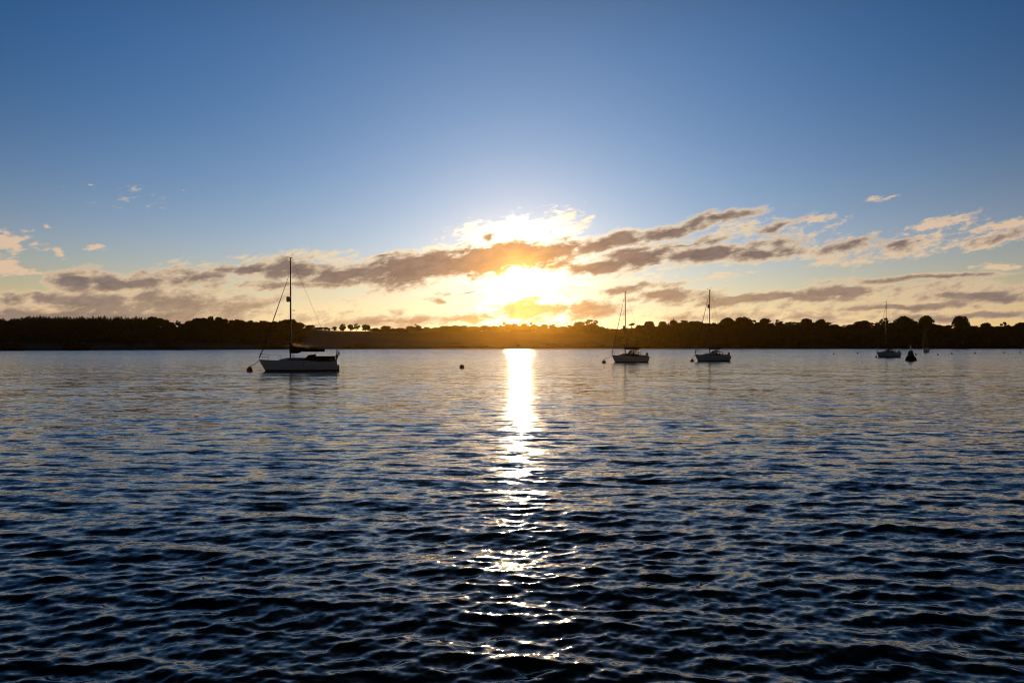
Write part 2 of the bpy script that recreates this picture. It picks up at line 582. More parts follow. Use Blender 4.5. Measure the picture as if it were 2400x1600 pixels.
def build_land():
    field = bpy.data.materials.new('hill_pasture')
    field.use_nodes = True
    N = Net(field.node_tree)
    p = field.node_tree.nodes['Principled BSDF']
    pos = N.node('ShaderNodeNewGeometry').outputs['Position']
    zz = N.sep(pos)[2]
    f1 = N.noise(N.vec('MULTIPLY', pos, (.012, .02, .02)), 1.0, 4, .6)
    f2 = N.noise(pos, .35, 4, .65)
    grass = N.mix(N.smooth(f1, .4, .6), (.020, .021, .008), (.036, .029, .011))
    grass = N.mix(N.smooth(f2, .3, .7), N.vec('SCALE', grass, .8), N.vec('SCALE', grass, 1.15))
    mud = N.mix(f2, (.022, .017, .012), (.038, .030, .021))
    N.put(p.inputs['Base Color'], N.mix(N.smooth(N.math('MULTIPLY_ADD', f2, .8, zz), 1.1, 2.4), mud, grass))
    p.inputs['Roughness'].default_value = .95
    p.inputs['Specular IOR Level'].default_value = .1
    pxs = np.arange(-900, 3301, 20)
    near = [-14, -6, -2, 0, 2, 4, 7]
    inner = [i / 22 for i in range(1, 23)]
    far = [6, 20, 60, 160, 400]
    rows = []
    for k in range(len(near) + len(inner) + len(far)):
        row = []
        for px in pxs:
            s, rd, _ = shore_at(px)
            if k < len(near):
                y = s + near[k]
            elif k < len(near) + len(inner):
                y = s + 7 + (rd - s - 7) * inner[k - len(near)]
            else:
                y = rd + far[k - len(near) - len(inner)]
            x = (px - 1200) / F * y
            row.append((x, y, ground_z(x, y)))
        rows.append(row)
    o = MB().loft(rows).build('hills', field, None, True)
    tag(o, 'low farmland hill with pasture and a dark mud bank along the far shore', kind='structure')


build_land()

BARK = material('tree_bark', (.055, .042, .032), .9, vary=.3, scale=3)


def leaf_material(name, c):
    m = bpy.data.materials.new(name)
    m.use_nodes = True
    t = m.node_tree
    N = Net(t)
    p = t.nodes['Principled BSDF']
    co = N.node('ShaderNodeTexCoord').outputs['Object']
    f = N.noise(co, .9, 3, .6)
    N.put(p.inputs['Base Color'], N.mix(N.smooth(f, .3, .7), tuple(.65 * v for v in c), tuple(1.25 * v for v in c)))
    p.inputs['Roughness'].default_value = .7
    p.inputs['Specular IOR Level'].default_value = .2
    return m


OAK = leaf_material('broad_leaves', (.055, .075, .022))
FIR = leaf_material('pine_needles', (.032, .050, .022))
HEDGE = leaf_material('scrub_leaves', (.060, .070, .026))


def crown_mesh(name, rng, lobes, n, leaf, mat):
    """leaf clumps scattered through lobes given as (x, y, z, rx, rz)"""
    vol = np.array([l[3] ** 2 * l[4] for l in lobes])
    pick = rng.choice(len(lobes), n, p=vol / vol.sum())
    L = np.array(lobes)[pick]
    d = rng.normal(size=(n, 3))
    d /= np.linalg.norm(d, axis=1)[:, None]
    rad = rng.uniform(.25, 1, n) ** .45 * (1 + .32 * rng.uniform(0, 1, n) ** 5)
    c = L[:, :3] + d * rad[:, None] * np.stack([L[:, 3], L[:, 3], L[:, 4]], 1)
    a = rng.normal(size=(n, 3))
    a /= np.linalg.norm(a, axis=1)[:, None]
    b = np.cross(a, rng.normal(size=(n, 3)))
    b /= np.linalg.norm(b, axis=1)[:, None]
    s = leaf * rng.uniform(.55, 1.35, n)[:, None]
    V = np.stack([c + a * s, c + b * s * .8, c - a * s, c - b * s * .8], 1).reshape(-1, 3)
    Q = np.arange(n * 4).reshape(-1, 4)
    mb = MB()
    mb.v = [tuple(v) for v in V]
    mb.f = [tuple(int(i) for i in q) for q in Q]
    return mb.mesh(name, mat)


def trunk_mesh(name, rng, h, r, reach, nlimb=5):
    mb = MB()
    top = h
    mb.tube([(0, 0, -.6), (0, 0, h * .25), (.03 * h * rng.normal(), .03 * h * rng.normal(), h * .6), (0, 0, top)], [r * 1.3, r, r * .75, r * .3], 7)
    for i in range(nlimb):
        t = 2 * math.pi * (i + rng.uniform(-.2, .2)) / nlimb
        z0 = h * rng.uniform(.35, .7)
        e = reach * rng.uniform(.6, .9)
        mb.tube([(0, 0, z0), (math.cos(t) * e * .5, math.sin(t) * e * .5, z0 + h * .14), (math.cos(t) * e, math.sin(t) * e, z0 + h * .32)], [r * .5, r * .35, r * .12], 5)
    return mb.mesh(name, BARK)


# every kind is one unit high and about one unit wide at scale 10 m
KINDS = {}


def make_kinds():
    for nm, seed, style in (('round', 1, 0), ('round', 2, 0), ('round', 3, 0), ('broad', 4, 1), ('broad', 5, 1), ('tall', 6, 2), ('open', 7, 3), ('open', 8, 3), ('pine', 9, 4), ('pine', 10, 4), ('flat', 11, 5), ('bush', 12, 6), ('bush', 13, 6)):
        rng = np.random.default_rng(100 + seed)
        lobes = []
        if style == 0:      # domed, on a short trunk
            for i in range(17):
                t, q = rng.uniform(0, 2 * math.pi), rng.uniform(.1, 1)
                lobes.append((2.9 * q * math.cos(t), 2.9 * q * math.sin(t), 2.3 + 5.6 * math.sqrt(max(0, 1 - .8 * q * q)) * (rng.uniform(.12, 1) if i % 2 else rng.uniform(.85, 1)), rng.uniform(1.3, 2.0), rng.uniform(1.2, 1.8)))
            n, leaf, tr = 1700, .46, (7.0, .30, 3.0)
        elif style == 1:    # broad and low
            for i in range(20):
                t, q = rng.uniform(0, 2 * math.pi), rng.uniform(.1, 1)
                lobes.append((3.9 * q * math.cos(t), 3.9 * q * math.sin(t), 2.0 + 5.6 * math.sqrt(max(0, 1 - .9 * q * q)) * (rng.uniform(.08, 1) if i % 2 else rng.uniform(.85, 1)), rng.uniform(1.3, 2.0), rng.uniform(1.2, 1.8)))
            n, leaf, tr = 2100, .46, (6.5, .36, 3.6)
        elif style == 2:    # upright
            for i in range(12):
                t, z = rng.uniform(0, 2 * math.pi), rng.uniform(1.8, 8.6)
                w = 1.6 * math.sin(math.pi * min(1, (z - .8) / 9.6)) + .2
                lobes.append((w * math.cos(t) * .6, w * math.sin(t) * .6, z, rng.uniform(.8, 1.3), rng.uniform(1.0, 1.4)))
            n, leaf, tr = 1200, .38, (8.0, .24, 1.4)
        elif style == 3:    # open, sky between the clumps
            for i in range(15):
                t, q = rng.uniform(0, 2 * math.pi), rng.uniform(.15, 1)
                lobes.append((3.4 * q * math.cos(t), 3.4 * q * math.sin(t), 2.6 + 6.0 * math.sqrt(max(0, 1 - .85 * q * q)) * rng.uniform(.15, 1), rng.uniform(.8, 1.25), rng.uniform(.6, .95)))
            n, leaf, tr = 1300, .38, (8.0, .30, 3.4)
        elif style == 4:    # pine
            for i in range(9):
                z = 1.0 + 8.4 * i / 8
                w = 2.3 * (1 - (i / 8) ** 2.2) + .75
                for k in range(2):
                    t = rng.uniform(0, 2 * math.pi)
                    lobes.append((w * .4 * math.cos(t), w * .4 * math.sin(t), z, w * .8, .75))
            n, leaf, tr = 1300, .36, (9.4, .22, 1.3)
        elif style == 5:    # umbrella top on a bare stem
            for i in range(6):
                t, q = rng.uniform(0, 2 * math.pi), rng.uniform(.1, 1)
                lobes.append((2.0 * q * math.cos(t), 2.0 * q * math.sin(t), 8.3 + rng.uniform(-.4, .8), rng.uniform(1.0, 1.4), rng.uniform(.6, .9)))
            n, leaf, tr = 900, .36, (8.6, .42, 1.7)
        else:               # scrub, leafy to the ground
            for i in range(12):
                t, q = rng.uniform(0, 2 * math.pi), rng.uniform(0, 1)
                lobes.append((5.2 * q * math.cos(t), 5.2 * q * math.sin(t), 1.6 + 5.6 * math.sqrt(max(0, 1 - .85 * q * q)) * rng.uniform(.3, 1), rng.uniform(1.6, 2.6), rng.uniform(1.5, 2.4)))
            n, leaf, tr = 1700, .5, (5.0, .25, 3.0)
        zmax = max(l[2] + l[4] for l in lobes)
        wmax = max(math.hypot(l[0], l[1]) + l[3] for l in lobes)
        crown = crown_mesh('crown', rng, lobes, n, leaf, {4: FIR, 6: HEDGE}.get(style, OAK))
        trunk = trunk_mesh('trunk', rng, *tr, nlimb=4 if style in (4, 5) else 6)
        KINDS.setdefault(nm, []).append((crown, trunk, zmax, wmax))


make_kinds()
TREE_NAME = {'round': 'broadleaf_tree', 'broad': 'broadleaf_tree', 'tall': 'upright_tree', 'open': 'broadleaf_tree', 'pine': 'pine_tree', 'flat': 'pine_tree', 'bush': 'shrub'}
TRND = random.Random(5)


def tree(px, d, row, width, kind, label, cat='tree', group=None):
    """a tree whose crown tops out at photo row `row`, `width` photo pixels wide, standing d metres off"""
    x, y = at(px, d)
    z0 = ground_z(x, y)
    h = max(1.2, CAM_H + (HZ - row) / F * d - z0)
    w = 1.22 * width / F * d
    crown, trunk, zm, wm = TRND.choice(KINDS[kind])
    t = thing(TREE_NAME[kind], (x, y, z0 - .5), label, cat, group, TRND.uniform(0, 6.28))
    sc = (w / (2 * wm), w / (2 * wm), (h * 1.10 + .5) / zm)
    for nm, me in (('crown', crown), ('trunk', trunk)):
        o = link(bpy.data.objects.new(nm, me))
        o.parent = t
        o.scale = sc
    return t


def build_trees():
    rnd = random.Random(21)
    # skyline of the wooded hill on the left (column, row of the top)
    sky_left = [(-30, 744), (0, 745.5), (22, 749), (50, 743), (85, 740), (105, 740), (130, 742), (200, 741.5), (290, 742), (345, 743.5), (365, 744), (380, 749), (395, 752), (404, 759)]
    sky_mid = [(428, 759), (440, 756), (456, 745), (470, 747), (495, 744), (520, 746), (540, 751), (557, 749), (575, 753), (585, 751), (598, 756), (605, 753), (640, 754), (660, 752), (683, 750), (692, 752), (704, 759)]
    sky_right = [(1462, 770), (1490, 765), (1510, 762), (1537, 760), (1563, 759), (1590, 757), (1640, 755), (1670, 754), (1690, 751), (1725, 749), (1757, 749), (1775, 756), (1810, 757), (1844, 756), (1870, 752), (1905, 754), (1940, 752), (1955, 758),
                 (1975, 763), (2000, 760), (2044, 761), (2080, 759), (2100, 750), (2144, 752), (2160, 754), (2199, 759), (2230, 761), (2270, 762), (2300, 763), (2337, 761), (2380, 763), (2400, 759), (2500, 758)]

    def line(tab, px):
        return float(np.interp(px, [a for a, _ in tab], [b for _, b in tab]))

    gp = 'pines along the flat top of the left wood'
    px = -34
    while px < 352:
        s, rd, _ = shore_at(px)
        tree(px, rd - rnd.uniform(22, 40), line(sky_left, px) + rnd.uniform(-.8, 4.0), rnd.uniform(12, 24), 'pine', 'small dark pine among the even row along the top of the left wood', group=gp)
        px += rnd.uniform(5.5, 8.5)
    gl = 'trees of the left wood'
    for px, w in ((358, 26), (374, 24), (388, 22), (400, 20)):
        tree(px, shore_at(px)[1] - 12, line(sky_left, px), w, 'round', 'dark rounded tree where the left pine wood slopes down to the gap', group='trees at the end of the pine wood')
    tree(418, 640, 752, 17, 'open', 'small ragged tree alone in the gap between the two left woods')
    tree(407, 636, 764, 14, 'bush', 'low dark shrub filling the gap between the two left woods', 'shrub')
    for row_off, dd, step in ((0, 26, 15), (9, 50, 20)):
        px = 430 + row_off
        while px < 706:
            s, rd, _ = shore_at(px)
            tree(px, max(s + 60, rd - dd - rnd.uniform(0, 8)), line(sky_mid, px) + row_off * .9 + rnd.uniform(-.5, 2.5), rnd.uniform(22, 32), rnd.choice(['round', 'broad', 'round']), 'dark leafy tree in the mass of the wood behind the nearest yacht', group='trees of the wood behind the nearest yacht')
            px += rnd.uniform(.8, 1.2) * step
    tree(683, 705, 749.5, 36, 'broad', 'large domed tree at the right end of the wood, just right of the tall mast')
    tree(727, 715, 762.5, 30, 'round', 'rounded tree standing lower beside the domed tree right of the tall mast')
    tree(748, 735, 767, 24, 'broad', 'low spreading tree first on the slope below the wood end')
    tree(764, 738, 767, 14, 'round', 'small round tree just before the bare stretch of ridge')
    tree(771, 741, 769, 6, 'tall', 'thin upright tree at the edge of the bare stretch of ridge')
    # single trees along the open ridge
    lone = [(784, 766, 16, 'round', 'first round tree on the open ridge, standing clear of the wood'),
            (803, 760.5, 16, 'tall', 'tall oval tree second along the open ridge, right of the first round one'),
            (821, 761.5, 17, 'round', 'round tree third along the open ridge, close beside the tall oval one'),
            (835, 760, 18, 'open', 'loose crowned tree fourth along the open ridge, touching its left neighbour'),
            (857, 761.5, 23, 'broad', 'wide flat bottomed tree fifth along the open ridge with a gap on its right'),
            (879, 770, 17, 'bush', 'low bush in the dip after the fifth tree on the open ridge'),
            (905, 764, 19, 'broad', 'dark square crowned tree rising from the low hedge on the ridge'),
            (921, 769.5, 14, 'bush', 'small bush right of the square crowned tree on the ridge'),
            (938, 769, 20, 'round', 'low dome shaped tree between bush and pointed trees on the ridge'),
            (961, 765, 18, 'round', 'round tree left of the knobbly double tree on the ridge'),
            (979, 760.5, 17, 'open', 'tallest knobbly tree above the lone round buoy'),
            (999, 767, 20, 'broad', 'sloping low tree right of the tallest knobbly tree'),
            (1022, 768, 18, 'round', 'small dome tree left of the wide tree over the buoy'),
            (1045, 764, 28, 'broad', 'wide humped tree directly above the buoy left of the glitter'),
            (1069, 763.5, 20, 'open', 'narrow tree left of the broad one on the glowing ridge'),
            (1088, 764, 25, 'broad', 'broad tree on the glowing ridge with a flat top'),
            (1112, 765.5, 24, 'round', 'even rounded tree in the hazy part of the ridge left of the sun'),
            (1135, 764, 26, 'broad', 'broad tree fading into the glow left of the sun'),
            (1158, 765, 24, 'round', 'low tree fading into the glow just left of the tall hazy one'),
            (1186, 755.5, 24, 'open', 'tallest hazy tree on the ridge directly under the sun'),
            (1206, 760, 24, 'broad', 'tree right of the tallest hazy tree under the sun'),
            (1229, 760, 24, 'broad', 'spreading tree in the brightest haze above the thin post'),
            (1251, 757.5, 22, 'open', 'ragged tree in the glow a little right of the sun'),
            (1275, 761, 18, 'round', 'round tree right of the ragged tree in the glow'),
            (1295, 762, 18, 'open', 'open crowned tree at the right edge of the strongest glow'),
            (1318, 766, 22, 'broad', 'low tree between the glow and the big domed tree'),
            (1338, 763, 12, 'tall', 'narrow tree leaning on the left side of the big domed tree'),
            (1358, 756, 26, 'round', 'big domed tree left of the gappy tree beyond the second yacht'),
            (1387, 752, 34, 'open', 'large gappy tree with sky between its boughs left of the second mast'),
            (1406, 766, 20, 'broad', 'small tree under the right side of the large gappy tree'),
            (1423, 768, 14, 'pine', 'little pointed tree midway between gappy tree and second mast'),
            (1434, 772, 18, 'bush', 'low scrub on the skyline just left of the second mast'),
            (1452, 773, 20, 'bush', 'low scrub on the skyline just behind the second mast'),
            (1468, 769, 12, 'round', 'small round tree touching the second mast on its right'),
            (1480.5, 759, 12, 'flat', 'small umbrella shaped pine on a bare stem right of the second mast'),
            (1497, 763, 24, 'broad', 'low tree at the left edge of the right hand wood'),
            (1522, 754.5, 26, 'round', 'high round tree third into the wood right of the second mast'),
            (1553, 755, 24, 'round', 'round tree midway between the second and third masts'),
            (1578, 752, 30, 'broad', 'broad tree left of the third mast with a pointed tip behind'),
            (1579, 748, 8, 'pine', 'pointed tip of a pine showing over the broad tree left of the third mast'),
            (1604, 753, 26, 'round', 'domed tree second left from the third mast'),
            (1621, 755, 16, 'flat', 'flat topped pine between domed tree and third mast'),
            (1636, 753.5, 26, 'broad', 'tree directly left of the third mast'),
            (1706, 746.5, 30, 'round', 'domed tree first on the high crest right of the third mast'),
            (1740, 744.5, 36, 'broad', 'highest broad tree on the crest right of the third mast'),
            (1793, 748, 34, 'round', 'full round tree after the notch right of the crest'),
            (1827, 751, 26, 'open', 'open branched tree with sky showing through, right of the full round tree'),
            (1890, 748.5, 32, 'round', 'round crest tree midway between the third and fourth masts'),
            (1925, 750, 34, 'broad', 'broad shouldered tree left of the dip before the fourth mast'),
            (2022, 752.5, 40, 'broad', 'long humped tree second left of the fourth mast'),
            (2060, 753, 24, 'open', 'ragged tree the fourth mast passes in front of'),
            (2073, 748, 22, 'open', 'ragged tree directly right of the fourth mast'),
            (2118, 744, 52, 'broad', 'widest high tree right of the fourth mast above the green buoy'),
            (2171, 742.5, 30, 'round', 'tall pointed dome tree right of the widest tree'),
            (2251, 743.5, 36, 'round', 'tall round tree standing proud of the low wood at far right'),
            (2311, 758, 28, 'round', 'low dome right of the tall proud tree'),
            (2355, 757, 20, 'open', 'ragged low tree near the right edge of the wood'),
            (2396, 757.5, 40, 'round', 'dark domed tree cut by the right edge')]
    for px, row, w, kind, lab in lone:
        s, rd, _ = shore_at(px)
        tree(px, rd - (rnd.uniform(24, 44) if px > 1485 else (rnd.uniform(8, 18) if px > 890 else rnd.uniform(2, 6))), row, w * (.88 if px < 870 else 1.2 if px < 1485 else 1.0), kind, lab, 'shrub' if kind == 'bush' else 'tree')
    # low hedge line under the ridge trees
    px = 880
    while px < 1440:
        s, rd, _ = shore_at(px)
        tree(px, rd - rnd.uniform(16, 30), 771.0 - (5 if 1030 < px < 1400 else 0) + rnd.uniform(-2, 1), rnd.uniform(22, 34), 'bush', 'low hedge shrub joining the trees along the ridge', 'shrub', 'hedge shrubs along the ridge')
        px += rnd.uniform(10, 16)
    # rest of the right wood: back rows fill the skyline, front rows come down to the water
    for n, frac, drop, step in ((0, .78, 1.0, 19), (3, .04, 35, 21)):
        px = 1466 + 5 * n
        while px < 2420:
            s, rd, _ = shore_at(px)
            d = s + 8 + (rd - s - 8) * frac + rnd.uniform(-5, 5)
            tree(px, max(d, s + 8), line(sky_right, px) + drop + rnd.uniform(-1, 3.5), rnd.uniform(24, 38), rnd.choice(['round', 'broad', 'bush'] if n > 1 else ['round', 'broad', 'round', 'tall']),
                 ('dark leafy tree in the unbroken mass of the right hand wood', 'dark leafy tree at the water edge of the right hand wood')[n == 3], group=('trees of the right wood', 'water edge trees of the right wood')[n == 3])
            px += step * rnd.uniform(.8, 1.25)
    # the inside of the woods, one dark mass of leaves below the skyline
    Vs = []
    rng = np.random.default_rng(77)

    def fill(px, d, row, width):
        x, y = at(px, d)
        z0 = ground_z(x, y)
        h = max(3.0, CAM_H + (HZ - row) / F * d - z0)
        me, _, zm, wm = KINDS['bush' if rnd.random() < .6 else 'round'][rnd.randrange(2)]
        w = 1.3 * width / F * d
        co = np.empty(len(me.vertices) * 3, np.float32)
        me.vertices.foreach_get('co', co)
        co = co.reshape(-1, 3)
        a = rng.uniform(0, 6.28)
        q = np.stack([co[:, 0] * math.cos(a) - co[:, 1] * math.sin(a), co[:, 0] * math.sin(a) + co[:, 1] * math.cos(a), co[:, 2]], 1)
        Vs.append(q * np.array([w / (2 * wm), w / (2 * wm), (h + 1) / zm]) + np.array([x, y, z0 - 1]))

    for frac, drop, step in ((.62, 7, 22), (.42, 17, 23), (.22, 28, 23)):
        px = 1470
        while px < 2440:
            s, rd, _ = shore_at(px)
            fill(px, s + 8 + (rd - s - 8) * frac + rnd.uniform(-5, 5), line(sky_right, px) + drop + rnd.uniform(-1, 3), rnd.uniform(28, 40))
            px += step * rnd.uniform(.8, 1.2)
    for frac, drop, step in ((.72, 8, 22), (.55, 16, 23), (.40, 26, 23), (.30, 35, 24)):
        px = -40
        while px < 712:
            s, rd, _ = shore_at(px)
            base = line(sky_left, px) if px < 410 else line(sky_mid, px)
            fill(px, s + 8 + (rd - s - 8) * frac + rnd.uniform(-4, 4), base + drop + rnd.uniform(-1, 3), rnd.uniform(28, 40))
            px += step * rnd.uniform(.8, 1.2)
    px = 1035
    while px < 1475:
        s, rd, _ = shore_at(px)
        fill(px, rd - rnd.uniform(14, 26), 768.5 + (2.5 if px > 1400 or px < 1075 else 0) + rnd.uniform(-1, 2), rnd.uniform(28, 40))
        px += 17 * rnd.uniform(.8, 1.2)
    V = np.concatenate(Vs).astype(np.float32)
    me = bpy.data.meshes.new('woodland')
    nq = len(V) // 4
    me.vertices.add(len(V))
    me.vertices.foreach_set('co', V.ravel())
    me.loops.add(nq * 4)
    me.loops.foreach_set('vertex_index', np.arange(nq * 4, dtype=np.int32))
    me.polygons.add(nq)
    me.polygons.foreach_set('loop_start', np.arange(0, nq * 4, 4, dtype=np.int32))
    me.polygons.foreach_set('loop_total', np.full(nq, 4, np.int32))
    me.update(calc_edges=True)
    me.materials.append(OAK)
    tag(link(bpy.data.objects.new('woodland', me)), 'dark inner mass of the woods below the skyline trees on the far shore', kind='stuff')

    # scrub on the bank and in the fields
    for px, dd, row, w, lab in ((30, 6, 804, 90, 'long dark scrub on the bank at the left edge'), (185, 7, 801.5, 82, 'large mound of scrub on the bank below the pine wood'), (302, 14, 802, 20, 'single small bush in the field left of the shore trees'),
                                (385, 22, 797, 50, 'dark clump of bushes where field meets the shore left of the nearest yacht'), (425, 22, 785, 50, 'tall pale edged bush beside the dark clump left of the nearest yacht'),
                                (640, 12, 803, 80, 'long low scrub on the bank behind the nearest yacht'), (835, 8, 806.5, 60, 'low dark scrub on the bank just right of the nearest yacht stern'), (962, 8, 805, 22, 'small bush on the bank right of the nearest yacht'), (1065, 8, 805.5, 40, 'low scrub on the bank above the lone buoy'), (1130, 9, 807.5, 60, 'long low scrub on the glowing bank left of the thin post'), (1290, 9, 806.5, 70, 'long low scrub on the glowing bank right of the thin post'), (1390, 10, 804, 60, 'dark scrub on the bank left of the second yacht bow')):
        tree(px, shore_at(px)[0] + dd, row, w, 'bush', lab, 'shrub')


build_trees()
# ------------------------------------------------------------------ boats and buoys
GEL = material('white_gelcoat', (.60, .64, .70), .28, vary=.04, scale=1.5)
DECKM = material('deck_paint', (.42, .46, .50), .5, vary=.08, scale=3)
BLUEM = material('pale_blue_gelcoat', (.36, .45, .58), .3, vary=.05, scale=1.5)
NAVY = material('navy_canvas', (.012, .016, .035), .85, vary=.25, scale=6)
BLACKC = material('black_canvas', (.010, .010, .013), .85, vary=.25, scale=6)
ANTIF = material('dark_antifouling', (.014, .010, .010), .7, vary=.3, scale=5)
ALU = material('mast_aluminium', (.10, .10, .11), .5, metal=.3)
STEEL = material('stainless_wire', (.12, .12, .13), .6, metal=.2)
DARKW = material('dark_perspex', (.01, .011, .014), .12)
SAIL = material('rolled_sailcloth', (.62, .57, .48), .85, vary=.08, scale=4)
UVCLOTH = material('dark_sacrificial_cloth', (.035, .033, .045), .85, vary=.2, scale=5)
BROWN = material('teak_wood', (.10, .050, .022), .65, vary=.25, scale=9)
ORANGE = material('orange_buoy_plastic', (.62, .095, .022), .55, vary=.18, scale=5)
DULLO = material('faded_buoy_plastic', (.35, .075, .025), .6, vary=.2, scale=5)
ROPE = material('wet_rope', (.06, .05, .04), .9, vary=.3, scale=12)
GREENP = material('green_buoy_paint', (.012, .085, .045), .5, vary=.2, scale=3)
BLACKR = material('black_rubber', (.012, .012, .013), .7, vary=.2, scale=4)
REDC = material('red_cloth', (.42, .030, .022), .85)
OUTB = material('outboard_cowl', (.03, .03, .035), .4)


def glass_material():
    m = bpy.data.materials.new('clear_spray_window')
    m.use_nodes = True
    t = m.node_tree
    t.nodes.clear()
    out = t.nodes.new('ShaderNodeOutputMaterial')
    mix = t.nodes.new('ShaderNodeMixShader')
    tr = t.nodes.new('ShaderNodeBsdfTransparent')
    gl = t.nodes.new('ShaderNodeBsdfGlossy')
    tl = t.nodes.new('ShaderNodeBsdfRefraction')
    tl.inputs['Roughness'].default_value = .42
    tl.inputs['IOR'].default_value = 1.12
    mx2 = t.nodes.new('ShaderNodeMixShader')
    tr.inputs[0].default_value = (.92, .88, .80, 1)
    tl.inputs[0].default_value = (.9, .85, .75, 1)
    gl.inputs['Roughness'].default_value = .12
    mx2.inputs[0].default_value = .5
    t.links.new(tr.outputs[0], mx2.inputs[1])
    t.links.new(tl.outputs[0], mx2.inputs[2])
    mix.inputs[0].default_value = .08
    t.links.new(mx2.outputs[0], mix.inputs[1])
    t.links.new(gl.outputs[0], mix.inputs[2])
    t.links.new(mix.outputs[0], out.inputs[0])
    return m


GLASS = glass_material()


def thin_cloth(name, c, through):
    """canvas that lets some light through"""
    m = bpy.data.materials.new(name)
    m.use_nodes = True
    t = m.node_tree
    p = t.nodes['Principled BSDF']
    p.inputs['Base Color'].default_value = (*c, 1)
    p.inputs['Roughness'].default_value = .9
    tl = t.nodes.new('ShaderNodeBsdfTranslucent')
    tl.inputs[0].default_value = (*[min(1, v * 1.1) for v in c], 1)
    mx = t.nodes.new('ShaderNodeMixShader')
    mx.inputs[0].default_value = through
    t.links.new(p.outputs[0], mx.inputs[1])
    t.links.new(tl.outputs[0], mx.inputs[2])
    t.links.new(mx.outputs[0], t.nodes['Material Output'].inputs[0])
    return m


FLAKED = thin_cloth('flaked_sailcloth', (.75, .60, .34), .55)
REDFLAG = thin_cloth('red_ensign_cloth', (.55, .06, .04), .5)


